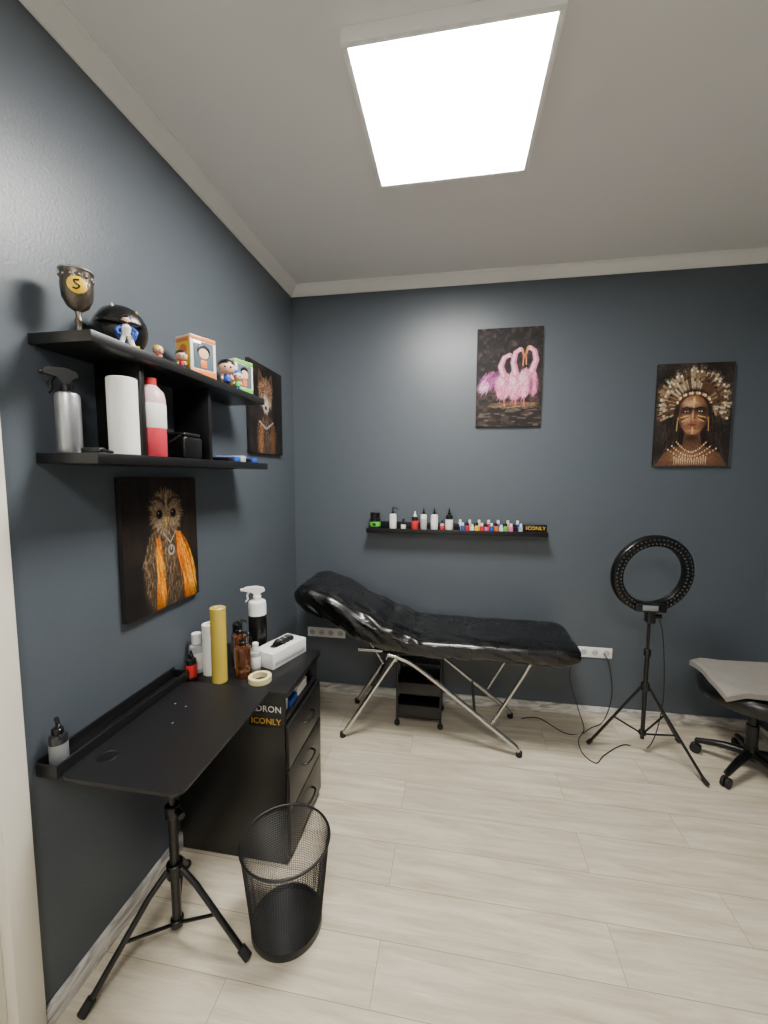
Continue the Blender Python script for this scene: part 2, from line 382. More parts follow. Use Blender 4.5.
    P.line([(.445,.895),(.48,.883),(.5,.888),(.52,.883),(.557,.895)],.011,(128,58,46),.5); P.line([(.452,.906),(.5,.918),(.55,.906)],.013,(156,80,62),.5); P.line([(.445,.897),(.555,.897)],.0035,(36,14,12),.5)
    P.line([(.5,.93),(.5,1.02)],.011,(240,196,90),.5,.9)
    for i in range(21):
        a=math.radians(12+156*i/20); x,y=cx+.225*math.cos(a),.60-.17*math.sin(a)
        P.ell(x,y,.02,.026,[(224,190,120),(140,50,34),(238,226,196)][i%3],0,.3)
    for r,dy in((.2,1.14),(.26,1.2),(.33,1.24)):
        for i in range(34):
            t=i/33; x=cx-r+2*r*t; y=dy+.15*math.sin(math.pi*t); P.ell(x,y,.011,.015,[(226,180,90),(150,60,40),(232,218,190),(60,90,96)][(i+int(r*100))%4],0,.3)
    for i in range(15): P.line([(.28+.03*i,1.36+.05*math.sin(math.pi*i/14)),(.28+.03*i,1.47)],(.011,.005),(214,190,150),.5,.8)
    P.tex(.15,60); return P
def art_owl():
    P=Paint(200,1.22,(28,22,19),31); P.tex(.5,7)
    for i in range(9): P.mix(((np.abs(P.X-(.05+.11*i))<.045)&(P.Y<.75)).astype(float),[(56,33,21),(42,33,25),(30,23,25),(68,45,28)][i%4],.45)
    hx,hy=.54,.33
    P.ell(.52,.9,.33,.55,(66,52,38),0,.2)
    P.fur(.5,.83,.28,.40,700,.06,.009,[(124,100,72),(46,34,26),(160,134,100),(88,66,46)],95,a=.7)
    P.ell(hx,hy,.24,.23,(96,76,58),0,.12)
    P.fur(hx,hy,.21,.20,500,.05,.007,[(150,126,98),(52,38,30),(188,164,132)],lambda x,y: math.atan2(y-hy,x-hx),a=.7)
    for sx in(-1,1):
        ex=hx+sx*.095
        P.ell(ex,hy+.02,.105,.125,(168,146,116),0,.3,.9)
        for k in range(60):
            a=2*math.pi*k/60+.05*P.rs.randn(); P.line([(ex+.045*math.cos(a),hy+.02+.05*math.sin(a)),(ex+.1*math.cos(a),hy+.02+.12*math.sin(a))],.0045,[(210,190,158),(110,86,62),(150,124,94)][k%3],.6,.8)
        P.ell(ex,hy+.01,.046,.048,(40,26,16),0,.2); P.ell(ex,hy+.01,.036,.038,(8,5,5),0,.2); P.ell(ex-.012,hy-.004,.008,.008,(230,230,225),0,.3)
        P.line([(hx+sx*.02,hy-.08),(hx+sx*.09,hy-.14),(hx+sx*.2,hy-.13)],(.018,.016),(60,44,33),.5,.9)
    P.line([(hx,hy-.16),(hx,hy-.03)],.022,(196,172,138),.7,.9); P.poly([(hx-.032,hy+.04),(hx+.034,hy+.04),(hx+.006,hy+.16)],(222,184,110)); P.line([(hx+.01,hy+.05),(hx+.006,hy+.15)],.008,(140,100,50),.6)
    O=[(244,146,26),(210,110,18),(255,188,60),(160,80,14)]
    P.poly([(.66,.52),(.74,.53),(.86,.72),(.94,1.0),(.93,1.22),(.76,1.22),(.74,.95),(.66,.75)],(222,122,20)); P.fur(.81,.84,.09,.28,260,.16,.010,O,72,-15,.75,.12)
    P.poly([(.39,.55),(.45,.57),(.48,.8),(.50,1.1),(.47,1.22),(.36,1.22),(.39,.85)],(206,112,20)); P.fur(.43,.82,.045,.26,130,.14,.009,O,84,-6,.75,.1)
    P.line([(.74,.54),(.86,.78),(.93,1.1)],.008,(100,46,8),.5); P.line([(.66,.56),(.67,.76),(.75,1.0),(.77,1.22)],.008,(90,40,8),.5)
    P.line([(.49,.52),(.58,.62),(.66,.52)],.007,(190,180,160),.4); P.ell(.59,.69,.05,.058,(190,182,170),0,.25); P.ell(.59,.69,.035,.042,(70,64,60),0,.3); P.line([(.59,.69),(.59,.66)],.004,(230,230,220)); 
    P.mix((P.Y-1.06)*3.5,(20,15,12),.7); P.mix((.14-P.X)*6,(22,17,15),.7); P.tex(.15,60); return P
def art_fox():
    P=Paint(170,1.18,(30,24,22),41); P.tex(.5,8)
    P.ell(.48,1.0,.34,.42,(56,42,34),0,.2); P.fur(.48,.93,.3,.28,300,.09,.009,[(96,74,56),(36,28,24),(140,112,86)],95,a=.7)
    for sx in(-1,1):
        P.poly([(.46+sx*.04,.24),(.46+sx*.19,.06),(.46+sx*.23,.32)],(98,68,48)); P.poly([(.46+sx*.1,.22),(.46+sx*.175,.12),(.46+sx*.19,.27)],(50,34,28))
    P.ell(.46,.36,.22,.21,(112,78,54),0,.15); P.ell(.46,.5,.11,.15,(206,192,172),0,.3)
    P.fur(.46,.36,.19,.18,350,.05,.007,[(160,120,86),(80,54,38),(186,152,118)],lambda x,y: math.atan2(y-.3,x-.46),a=.7)
    for sx in(-1,1): P.blob(.46+sx*.14,.5,.05,.07,(206,194,176),.7); P.ell(.46+sx*.09,.36,.034,.022,(12,8,6),sx*15,.3); P.ell(.46+sx*.085,.353,.007,.007,(240,240,235))
    P.fur(.46,.52,.09,.12,120,.05,.006,[(232,222,206),(190,172,150)],90,a=.7); P.ell(.46,.56,.042,.03,(14,10,9),0,.3); P.line([(.46,.58),(.46,.64)],.005,(40,26,20))
    P.line([(.26,.76),(.46,.84),(.68,.74)],(.018,.018),(170,158,142),.4); P.fur(.3,.93,.06,.18,120,.12,.008,[(150,88,44),(110,64,32),(176,120,70)],88,a=.8); P.fur(.66,.93,.06,.18,120,.12,.008,[(130,78,40),(96,54,28)],92,a=.8)
    P.tex(.15,50); return P
M_art=bpy.data.materials.new("printed_canvas"); M_art.use_nodes=True
_n=M_art.node_tree; _a=_n.nodes.new("ShaderNodeVertexColor"); _a.layer_name="Art"
_n.links.new(_a.outputs["Color"],_n.nodes["Principled BSDF"].inputs["Base Color"]); _n.nodes["Principled BSDF"].inputs["Roughness"].default_value=.6; _n.nodes["Principled BSDF"].inputs["Specular IOR Level"].default_value=.3
_w=_n.nodes.new("ShaderNodeTexNoise"); _w.inputs["Scale"].default_value=600; _b=_n.nodes.new("ShaderNodeBump"); _b.inputs["Strength"].default_value=.1; _b.inputs["Distance"].default_value=.001
_n.links.new(_w.outputs["Fac"],_b.inputs["Height"]); _n.links.new(_b.outputs["Normal"],_n.nodes["Principled BSDF"].inputs["Normal"])
def canvas(name,w,h,loc,rz,P,sat=1.0,gain=1.0,th=.022):
    g=Grp(name,loc,rz)
    g.box("stretcher",(-w/2,-th,-h/2),(w/2,-.001,h/2),mat("canvas_edge",(20,18,18),.7),.001)
    nx,ny=P.nx,P.ny
    xs=np.linspace(-w/2,w/2,nx); zs=np.linspace(h/2,-h/2,ny)
    X,Z=np.meshgrid(xs,zs); V=np.stack([X.ravel(),np.full(nx*ny,-th-.0006),Z.ravel()],1)
    idx=np.arange(nx*ny).reshape(ny,nx)
    F=np.stack([idx[1:,:-1].ravel(),idx[1:,1:].ravel(),idx[:-1,1:].ravel(),idx[:-1,:-1].ravel()],1)
    me=bpy.data.meshes.new("print"); me.from_pydata(V.tolist(),[],F.tolist())
    ca=me.color_attributes.new("Art",'FLOAT_COLOR','POINT')
    I=np.clip(P.I,0,1); lin=np.where(I<=.04045,I/12.92,((I+.055)/1.055)**2.4).reshape(-1,3)
    mean=lin.mean(1,keepdims=True); lin=np.clip((mean+(lin-mean)*sat)*gain,0,1)
    ca.data.foreach_set("color",np.concatenate([lin,np.ones((len(lin),1))],1).ravel().astype(np.float32))
    me.materials.append(M_art); o=bpy.data.objects.new("print",me); COL.objects.link(o); o.parent=g.e
canvas("flamingo_canvas_print",.415,.63,(1.497,0,2.27),0,art_flamingo(),1.05,.85)
canvas("portrait_canvas_print",.42,.625,(2.597,0,2.005),0,art_portrait(),.9,1.0)
canvas("owl_canvas_print",.42,.52,(0,-1.425,1.36),math.pi/2,art_owl(),1.05,.85)
canvas("fox_canvas_print",.44,.52,(0,-.475,2.02),math.pi/2,art_fox(),.9,.8)

# ------------------------------------------------------------ treatment bed
BX,BY=1.0,-.33
bed=Grp("treatment_bed",(BX,BY,0))
def prof(x,T):
    for (a,*p),(b,*q) in zip(T,T[1:]):
        if x<=b:
            t=max(0,(x-a)/(b-a)); t=t*t*(3-2*t)*.5+t*.5
            return [u+(v-u)*t for u,v in zip(p,q)]
    return T[-1][1:]
TP=[(.18,.93,.86),(.23,.965,.825),(.3,.965,.79),(.42,.93,.735),(.65,.82,.63),(.8,.745,.59),(.92,.70,.575),(1.05,.688,.57),(1.4,.69,.575),(1.7,.69,.58),(1.9,.685,.585)]
bm=bmesh.new(); nU,nV=300,150; rings=[]
x0,x1=.185,1.865; hw0=.26
for i in range(nU+1):
    u=i/nU; x=x0+(x1-x0)*u
    zt,zb=prof(x,TP)
    e=min(x-x0,x1-x)/(.13 if u<.5 else .09); e=min(1,max(0,e)); k=math.sqrt(max(0,1-(1-e)**2)); 
    hw=hw0*(.55+.45*k if u<.5 else .8+.2*k); hz=(zt-zb)/2*(.35+.65*k if u<.5 else .6+.4*k); zc=(zt+zb)/2
    ring=[]
    for j in range(nV):
        a=2*math.pi*j/nV; c,s_=math.cos(a),math.sin(a)
        y=math.copysign(abs(c)**.34,c)*hw; z=math.copysign(abs(s_)**(.5),s_)*hz
        p=Vector((x-BX,y,zc+z))
        side=max(0,min(1,(.55-s_)/.9))
        dn=mn.noise(Vector((x*16+2*math.sin(z*20),y*2.0,z*6)))*.010*side*(1 if s_>-.6 else .6)
        dn+=mn.noise(Vector((x*5,y*5,z*5+3)))*.006
        if s_>.2:
            w=math.exp(-((x-.80)/.2)**2)
            fold=math.sin((y*1.0+.30*(x-.66))*56+mn.noise(Vector((x*5,y*4,0)))*6)
            dn+=.008*w*fold
            w2=math.exp(-((x-1.2)/.35)**2)
            dn+=.002*w2*math.sin((y+.12*x)*50+mn.noise(Vector((x*4,y*4,2)))*6)
            dn+=.004*mn.noise(Vector((x*3+y*6,y*10-x*4,7)))
        nrm=Vector((0,c*.8,s_)).normalized()
        p+=nrm*dn
        if s_<-.35: p.z+=.014*mn.noise(Vector((x*14,5,c*2)))
        ring.append(bm.verts.new(p))
    rings.append(ring)
for a,b in zip(rings,rings[1:]):
    for j in range(nV): bm.faces.new((a[(j+1)%nV],a[j],b[j],b[(j+1)%nV]))
bm.faces.new(rings[0]); bm.faces.new(list(reversed(rings[-1])))
bm.normal_update()
tp=max(bm.faces,key=lambda f: f.calc_center_median().z if f.calc_area()<.01 else -9)
if tp.normal.z<0: bmesh.ops.reverse_faces(bm,faces=bm.faces[:])
bed.add("vinyl_cover",bm,M_vinyl,'all',recalc=False)
L_=lambda x,y,z:(x-BX,y-BY,z)
bed.box("under_frame",(-.25,-.2,.565),(.78,.2,.59),M_plast,.004)
bed.tube("back_support",[L_(.35,-.33,.77),L_(.8,-.33,.59)],.012,M_chrome)
for yy,n in((-.51,"front"),(-.115,"rear")):
    bed.tube("leg_%s_left"%n,[L_(.84,yy,.545),L_(.80,yy,.50),L_(.52,yy,.05),L_(.50,yy,.012)],.0135,M_chrome,smooth_n=5)
    bed.tube("leg_%s_right"%n,[L_(.78,yy,.555),L_(.86,yy,.535),L_(1.0,yy,.46),L_(1.48,yy,.10),L_(1.54,yy,.05),L_(1.555,yy,.012)],.0135,M_chrome,smooth_n=5)
    bed.tube("leg_%s_upright"%n,[L_(1.62,yy+.02,.585),L_(1.57,yy+.02,.48),L_(1.40,yy+.02,.17)],.010,M_chrome)
    for fx in(.497,1.557): bed.cyl("foot_%s_%.0f"%(n,fx*10),.019,0,.03,M_rubber,L_(fx,yy,0),16)
    bed.tube("rail_%s"%n,[L_(.6,yy,.575),L_(1.75,yy,.585)],.012,M_chrome)
for x,z,n in((.7,.34,"a"),(1.30,.235,"b"),(.83,.52,"c"),(1.62,.565,"d")):
    bed.tube("crossbar_"+n,[L_(x,-.51,z),L_(x,-.115,z)],.009,M_chrome)
bed.tube("brace_1",[L_(.72,-.31,.40),L_(.62,-.31,.56)],.008,M_chrome)

# ------------------------------------------------------------ small storage cart under bed
ct=Grp("storage_cart",(.955,-.22,0))
for sx in(-.14,.14):
    for sy in(-.11,.11):
        ct.tube("post",[(sx,sy,.03),(sx,sy,.47)],.008,M_blackm); ct.cyl("caster",.018,-.01,.01,M_rubber,(sx,sy,.018),16,'Y')
for z in(.07,.22,.42):
    ct.box("shelf",(-.14,-.11,z),(.14,.11,z+.008),M_blackm,.002)
for z in(.07,.22):
    ct.box("side_front",(-.14,-.115,z),(.14,-.108,z+.075),M_blackm,.001); ct.box("side_back",(-.14,.108,z),(.14,.115,z+.075),M_blackm,.001)
    ct.box("side_l",(-.145,-.11,z),(-.138,.11,z+.075),M_blackm,.001); ct.box("side_r",(.138,-.11,z),(.145,.11,z+.075),M_blackm,.001)

# ------------------------------------------------------------ ring light
rl=Grp("ring_light",(2.268,-.37,0))
bm=bmesh.new(); seg=96; prf=[(.166,-.012),(.170,-.02),(.195,-.024),(.220,-.02),(.226,-.012),(.226,.012),(.220,.018),(.172,.018),(.166,.012)]
rr=[]
for i in range(seg):
    a=2*math.pi*i/seg; rr.append([bm.verts.new((r*math.cos(a),y,r*math.sin(a))) for r,y in prf])
for i in range(seg):
    A,B=rr[i],rr[(i+1)%seg]
    for k in range(len(prf)): bm.faces.new((A[k],A[(k+1)%len(prf)],B[(k+1)%len(prf)],B[k]))
ringhead=rl.add("ring_head",bm,M_plast,True)
bm=bmesh.new()
for i in range(54):
    for rad in(.183,.207):
        a=2*math.pi*(i+(.5 if rad>.2 else 0))/54
        mt=Matrix.Translation((rad*math.cos(a),-.0225,rad*math.sin(a)))
        bmesh.ops.create_uvsphere(bm,u_segments=8,v_segments=6,radius=.0045,matrix=mt)
leds=rl.add("led_beads",bm,mat("led_bead_dark",(70,70,68),.3),'all')
for o in(ringhead,leds): o.location=(0,0,1.078); o.rotation_euler=(math.radians(6),0,math.radians(8))
rl.box("control_box",(-.085,-.03,.865),(.075,.025,.915),M_plast,.006)
rl.box("control_panel",(-.05,-.032,.875),(.03,-.029,.905),M_grey,.001)
rl.box("bracket",(-.022,-.03,.80),(.022,.02,.87),M_plast,.006)
rl.tube("knob",[(.02,0,.835),(.06,0,.835)],.014,M_plast)
rl.tube("pole_upper",[(0,0,.42),(0,0,.82)],.008,M_plast)
rl.tube("pole_lower",[(0,0,.10),(0,0,.62)],.0115,M_plast)
rl.cyl("clamp_1",.019,.60,.64,M_plast,seg=20); rl.cyl("hub",.022,.395,.44,M_plast,seg=20); rl.cyl("hub_low",.02,.125,.15,M_plast,seg=20)
for i,(fx,fy) in enumerate([(-.285,.04),(.235,-.22),(.275,.15)]):
    rl.tube("leg_%d"%i,[(fx*.06,fy*.06,.415),(fx*.97,fy*.97,.018)],.008,M_plast)
    rl.tube("foot_%d"%i,[(fx*.92,fy*.92,.035),(fx,fy,.012)],.0115,M_rubber)
    rl.tube("brace_%d"%i,[(fx*.05,fy*.05,.135),(fx*.52,fy*.52,.205)],.0055,M_plast)
cb=Grp("power_cable",(2.0,-.3,0))
def cw(pts): return [(p[0]-2.0,p[1]+.3,p[2]) for p in pts]
cb.tube("cable_to_socket",cw([(2.16,-.016,.45),(2.18,-.06,.40),(2.2,-.08,.2),(2.15,-.1,.03),(2.05,-.16,.004),(1.95,-.28,.004),(1.93,-.42,.004),(1.98,-.5,.004),(2.05,-.42,.004),(2.2,-.3,.005),(2.34,-.3,.01),(2.40,-.3,.3),(2.36,-.34,.7),(2.31,-.345,.87)]),.003,M_plast,8,8)
cb.tube("cable_floor",cw([(1.98,-.02,.45),(1.94,-.06,.3),(1.99,-.10,.1),(2.0,-.2,.004),(1.88,-.24,.004),(1.75,-.1,.004),(1.63,-.12,.004)]),.003,M_plast,8,8)

# ------------------------------------------------------------ sockets
def sockets(name,x0,x1,z0,z1,n):
    g=Grp(name,((x0+x1)/2,0,(z0+z1)/2)); w=x1-x0; h=z1-z0
    g.box("plate",(-w/2,-.01,-h/2),(w/2,0,h/2),M_white,.003)
    for i in range(n):
        cx=-w/2+w*(i+.5)/n
        g.cyl("well",h*.30,-.0112,-.0095,mat("socket_well",(190,190,188),.4),(cx,0,0),24,'Y')
        for s_ in(-1,1): g.cyl("hole",.003,-.0125,-.011,M_plast,(cx+s_*.009,0,0),8,'Y',b=.0002)
sockets("power_socket",.09,.38,.425,.495,4)
sockets("power_socket",2.0,2.215,.415,.485,3)

# ------------------------------------------------------------ stool at right
st=Grp("rolling_stool",(2.79,-.43,0))
for i in range(5):
    a=math.radians(216+72*i); c,s_=math.cos(a),math.sin(a)
    R=.24
    st.tube("arm_%d"%i,[(0.02*c,.02*s_,.115),(.12*c,.12*s_,.105),(R*c,R*s_,.075)],[.024,.015],M_plast,12,4)
    st.tube("caster_stem_%d"%i,[(R*c,R*s_,.08),(R*c,R*s_,.045)],.008,M_plast)
    for k in(-1,1):
        px,py=R*c-k*s_*.011,R*s_+k*c*.011
        o=st.cyl("caster_wheel_%d"%i,.028,-.008,.008,M_rubber,(0,0,0),20,'X'); o.location=(px,py,.028); o.rotation_euler=(0,0,a+math.pi/2)
st.cyl("hub",.032,.08,.16,M_plast); st.cyl("gas_column",.02,.14,.42,M_plast); st.cyl("column_cover",.028,.14,.28,M_plast)
SZ=.045
st.box("seat_plate",(-.1,-.1,.355+SZ),(.1,.1,.37+SZ),M_blackm,.003)
st.lathe("seat_cushion",[(0,.37+SZ),(.22,.37+SZ),(.250,.385+SZ),(.262,.415+SZ),(.258,.445+SZ),(.24,.462+SZ),(0,.467+SZ)],M_plast,seg=48)
bm=bmesh.new(); NX,NY=60,50; vv=[]
def towel(u,v):
    x=-.225+.49*u; y=-.20+.40*v
    x+=-.04*(1-v)
    r=math.hypot(x,y); z=.476+SZ+.006*mn.noise(Vector((x*9,y*9,1)))
    ov=max(0,r-.262); z-=ov*.35
    return x+.012*mn.noise(Vector((y*7,3,0))),y+.012*mn.noise(Vector((x*7,9,0))),z
for k,dz in((0,.034),(1,0)):
    vv.append([[bm.verts.new((lambda t:(t[0],t[1],t[2]+dz*(1 if 0<i<NX and 0<j<NY else .8)))(towel(i/NX,j/NY))) for j in range(NY+1)] for i in range(NX+1)])
for k in(0,1):
    for i in range(NX):
        for j in range(NY): bm.faces.new((vv[k][i][j],vv[k][i+1][j],vv[k][i+1][j+1],vv[k][i][j+1]))
for i in range(NX):
    for j in(0,NY): bm.faces.new((vv[0][i][j],vv[0][i+1][j],vv[1][i+1][j],vv[1][i][j]))
for j in range(NY):
    for i in(0,NX): bm.faces.new((vv[0][i][j],vv[0][i][j+1],vv[1][i][j+1],vv[1][i][j]))
tw=Grp("folded_towel",(2.79,-.43,0)); tw.add("cloth",bm,M_towel,True)

# ------------------------------------------------------------ desk with drawers
dk=Grp("desk_cabinet",(.25,-1.18,0))
dk.box("top",(-.245,-.205,.735),(.262,.205,.76),M_black,.002)
dk.box("side_near",(-.245,-.2,0),(.245,-.182,.735),M_black,.001)
dk.box("side_far",(-.245,.182,0),(.245,.2,.735),M_black,.001)
dk.box("back",(-.245,-.182,0),(-.23,.182,.735),M_black,.001)
dk.box("shelf",(-.23,-.182,.615),(.245,.182,.633),M_black,.001)
dk.box("plinth",(-.23,-.182,0),(.235,.182,.035),M_black,.001)
for i in range(3):
    z0=.037+i*.194
    dk.box("drawer_front_%d"%i,(.246,-.198,z0),(.262,.198,z0+.188),M_black,.003)
    dk.box("drawer_body_%d"%i,(-.2,-.17,z0+.01),(.245,.17,z0+.16),M_black,.001)
    zc=z0+.115
    dk.tube("handle_%d"%i,[(.262,-.055,zc),(.285,-.045,zc),(.292,0,zc),(.285,.045,zc),(.262,.055,zc)],.005,mat("handle_black_chrome",(60,60,62),.25,metal=.8),10,6)
dk.box("sticker_1",(.09,-.2008,.655),(.235,-.2,.70),M_plast,.0002); dk.box("sticker_2",(.09,-.2008,.60),(.235,-.2,.648),M_plast,.0002)
dk.text("sticker_text_1","ADRON",.038,M_white,(.165,-.2012,.678),(math.pi/2,0,0)); dk.text("sticker_text_2","ICONLY",.036,M_gold,(.165,-.2012,.625),(math.pi/2,0,0))
dk.box("pack_blue",(.11,-.1,.633),(.23,-.02,.663),M_blue,.004); dk.box("pack_white",(.10,-.01,.633),(.23,.1,.678),M_white,.004); dk.box("pack_white_2",(.13,-.15,.633),(.22,-.105,.693),M_white,.004)
ZD=.76

# ------------------------------------------------------------ tray table on tripod
tt=Grp("tripod_tray_table",(.22,-1.70,0))
def rrect(x0,y0,x1,y1,r,n=8):
    o=[]
    for cx,cy,a0 in((x1-r,y1-r,0),(x0+r,y1-r,90),(x0+r,y0+r,180),(x1-r,y0+r,270)):
        for k in range(n+1):
            a=math.radians(a0+90*k/n); o.append((cx+r*math.cos(a),cy+r*math.sin(a)))
    return o
tt.prism("tray_top",rrect(-.15,-.265,.235,.29,.035),.774,.782,M_blackm)
tt.prism("tray_rim",rrect(-.14,-.255,.225,.28,.03),.762,.774,M_blackm)
tt.box("rail_base",(-.212,-.265,.776),(-.148,.315,.783),M_blackm,.001)
tt.box("rail_outer",(-.215,-.265,.776),(-.209,.315,.825),M_blackm,.001)
tt.box("rail_inner",(-.151,-.265,.776),(-.145,.315,.815),M_blackm,.001)
tt.box("rail_end",(-.215,-.268,.776),(-.145,-.262,.815),M_blackm,.001)
tt.box("rail_end_far",(-.215,.312,.776),(-.145,.318,.815),M_blackm,.001)
tt.lathe("cable_hole_ring",[(.022,.7822),(.0265,.7835),(.029,.7822)],M_plast,(-.08,-.165,0)); tt.cyl("cable_hole",.022,.7815,.7823,M_plast,(-.08,-.165,0),b=.0001)
for x,y in((-.07,.13),(-.02,.12),(.0,.02)): tt.cyl("screw",.0035,.782,.7830,M_grey,(x,y,0),12)
tt.box("mount_plate",(-.07,-.07,.752),(.07,.07,.764),M_blackm,.002)
tt.tube("column_upper",[(0,0,.38),(0,0,.755)],.012,M_plast); tt.tube("column_lower",[(0,0,.05),(0,0,.50)],.0155,M_plast)
tt.cyl("clamp",.024,.46,.50,M_plast,seg=20); tt.tube("clamp_knob",[(.02,0,.48),(.05,-.02,.48)],.011,M_plast)
tt.cyl("hub",.027,.235,.285,M_plast,seg=20); tt.cyl("hub_low",.022,.045,.075,M_plast,seg=20)
for i,(fx,fy) in enumerate([(-.135,-.255),(.285,-.03),(-.13,.24)]):
    tt.tube("leg_%d"%i,[(fx*.09,fy*.09,.27),(fx*.3,fy*.3,.225),(fx*.97,fy*.97,.02)],.010,M_plast)
    tt.tube("foot_%d"%i,[(fx*.9,fy*.9,.042),(fx,fy,.015)],.015,M_rubber)
    tt.tube("brace_%d"%i,[(fx*.06,fy*.06,.06),(fx*.56,fy*.56,.135)],.006,M_plast)

# ------------------------------------------------------------ wire waste bin
wb=Grp("mesh_waste_bin",(.585,-1.595,0))
bm=bmesh.new(); ns,nh=110,36; rings=[]
for j in range(nh+1):
    t=j/nh; r=.122+(.155-.122)*t; z=.008+.325*t
    rings.append([bm.verts.new((r*math.cos(2*math.pi*i/ns),r*math.sin(2*math.pi*i/ns),z)) for i in range(ns)])
for a,b in zip(rings,rings[1:]):
    for i in range(ns): bm.faces.new((a[i],a[(i+1)%ns],b[(i+1)%ns],b[i]))
o=wb.add("wire_mesh",bm,M_blackm)
w=o.modifiers.new("wire","WIREFRAME"); w.thickness=.0022; w.use_replace=True; w.use_even_offset=False
wb.lathe("base",[(0,.004),(.118,.004),(.124,.0),(.126,.004),(.126,.03),(.122,.03),(.120,.008),(0,.008)],M_blackm,seg=64)
wb.tube("rim",[(.156*math.cos(2*math.pi*i/64),.156*math.sin(2*math.pi*i/64),.334) for i in range(64)],.0045,M_blackm,10,0,True)

# ------------------------------------------------------------ bottles etc.
def bottle(name,loc,r,h,body,cap,kind='cap',lab=None,neck=.35,hb=None,rz=0,hs=1):
    g=Grp(name,loc,rz)
    hb=hb or h*.72
    rn=r*neck
    g.lathe("body",[(0,0),(r*.92,0),(r,.003),(r,hb-r*.5),(r*.93,hb-r*.22),(r*.7,hb-r*.06),(rn,hb),(rn,hb+.006),(0,hb+.006)],body,seg=28)
    if lab: g.lathe("label",[(r+.0004,hb*.15),(r+.0008,hb*.16),(r+.0008,hb*.72),(r+.0004,hb*.73)],lab,seg=28)
    z=hb
    if kind=='cap': g.cyl("cap",rn*1.25,z,h,cap,seg=20)
    elif kind=='nozzle': g.cyl("collar",rn*1.3,z,z+(h-z)*.35,cap,seg=20); g.lathe("tip",[(rn*.9,z+(h-z)*.3),(rn*.35,h-.002),(0,h)],cap,seg=16)
    elif kind=='pump':
        g.cyl("collar",rn*1.3,z,z+.016,cap,seg=20); g.cyl("stem",.004,z+.01,h-.008,cap,seg=12)
        g.tube("spout",[(-.008,0,h-.006),(.012,0,h-.005),(.03,0,h-.010),(.034,0,h-.018)],[.007,.0035],cap,10,3)
    elif kind=='dropper':
        g.cyl("collar",rn*1.3,z,z+.018,cap,seg=20); g.lathe("bulb",[(rn*.8,z+.018),(rn*.85,z+.03),(rn*.6,h-.006),(0,h)],cap,seg=16)
    elif kind=='trigger':
        g.cyl("collar",rn*1.35,z,z+.02,cap,seg=20)
        g.prism("head",[(x*hs,z+zz) for x,zz in((-.030,.040),(-.026,.056),(.0,.066),(.040,.064),(.050,.058),(.050,.044),(.020,.040),(.011,.03),(.010,.018),(-.010,.018),(-.013,.034))],-.010,.010,cap,'Y',.002)
        g.tube("trigger",[(.026*hs,0,z+.042),(.036*hs,0,z+.024),(.034*hs,0,z+.006),(.042*hs,0,z-.008)],[.0055,.004],cap,8,3)
        g.cyl("nozzle",.008,.050*hs,.060*hs,cap,(0,0,z+.051),12,'X')
    return g
bottle("spray_bottle",(.062,-1.85,ZB),.031,.25,M_silver,M_plast,'trigger',hb=.175,rz=math.radians(226))
g=Grp("paper_towel_roll",(.143,-1.74,ZB)); g.lathe("paper",[(.018,0),(.039,0),(.042,.003),(.042,.232),(.039,.235),(.018,.235),(.018,0)],M_paper,seg=48); g.lathe("core",[(.0175,.001),(.0185,.001),(.0185,.234),(.0175,.234)],M_tape,seg=24)
g=Grp("soap_bottle",(.145,-1.62,ZB))
g.lathe("body_liquid",[(0,0),(.042,0),(.045,.004),(.045,.12)],M_red,seg=32); g.lathe("body_upper",[(.045,.12),(.045,.19),(.04,.215),(.022,.235),(.017,.24)],M_pink,seg=32)
g.lathe("label",[(.0455,.095),(.046,.096),(.046,.175),(.0455,.176)],M_white,seg=32); g.cyl("cap",.02,.238,.262,M_redc,seg=24)
g=Grp("camera_case",(.11,-1.42,ZB)); g.box("body",(-.055,-.055,0),(.055,.055,.085),M_plast,.01,3); g.box("lid",(-.05,-.05,.085),(.05,.05,.10),M_black,.008,3); g.tube("strap",[(-.04,-.055,.09),(0,-.075,.06),(.04,-.055,.09)],.003,M_rubber,8,5)
g=Grp("machine_clipcord",(.145,-1.855,ZB)); g.box("grip",(-.035,-.012,0),(.03,.012,.016),M_plast,.005,3); g.tube("cord",[(.03,0,.008),(.045,.01,.006),(.03,.03,.004),(-.02,.028,.004)],.003,M_rubber,8,5)
g=Grp("cartridge_packs",(.12,-1.13,ZB))
for i,(m_) in enumerate([M_plast,M_blue,M_label,M_plast,M_blue]):
    g.box("pack_%d"%i,(-.05,-.1+.055*i,0),(.075,-.055+.055*i,.016+.006*(i%3)),m_,.002)
# top shelf
g=Grp("goblet",(.095,-1.83,ZT))
g.lathe("cup",[(0,0),(.033,0),(.034,.004),(.026,.01),(.008,.018),(.0065,.04),(.011,.05),(.0065,.06),(.008,.075),(.026,.088),(.037,.11),(.040,.14),(.038,.172),(.041,.185),(.038,.187),(.034,.17),(.035,.14),(.03,.115),(0,.10)],M_pew,seg=40)
th=math.radians(46)
e=g.lathe("emblem_shield",[(0,-.004),(.019,-.003),(.023,0),(.023,.006),(0,.006)],M_yellow,(0,0,0),20,'Y'); e.rotation_euler=(0,0,th); e.location=(.0425*math.sin(th),-.0425*math.cos(th),.135)
g.tube("emblem_beast",[(.048*math.sin(th)+dx*math.cos(th),-.048*math.cos(th)+dx*math.sin(th),.135+dz) for dx,dz in((-.010,-.010),(-.002,-.012),(.006,-.004),(-.004,.002),(-.006,.010),(.006,.012))],.0022,M_plast,8,4)
for k in range(12):
    a=math.radians(30*k+20); g.ball("relief",(.036*math.cos(a),.036*math.sin(a),.165),.007,M_pew,(1,1,1),10)
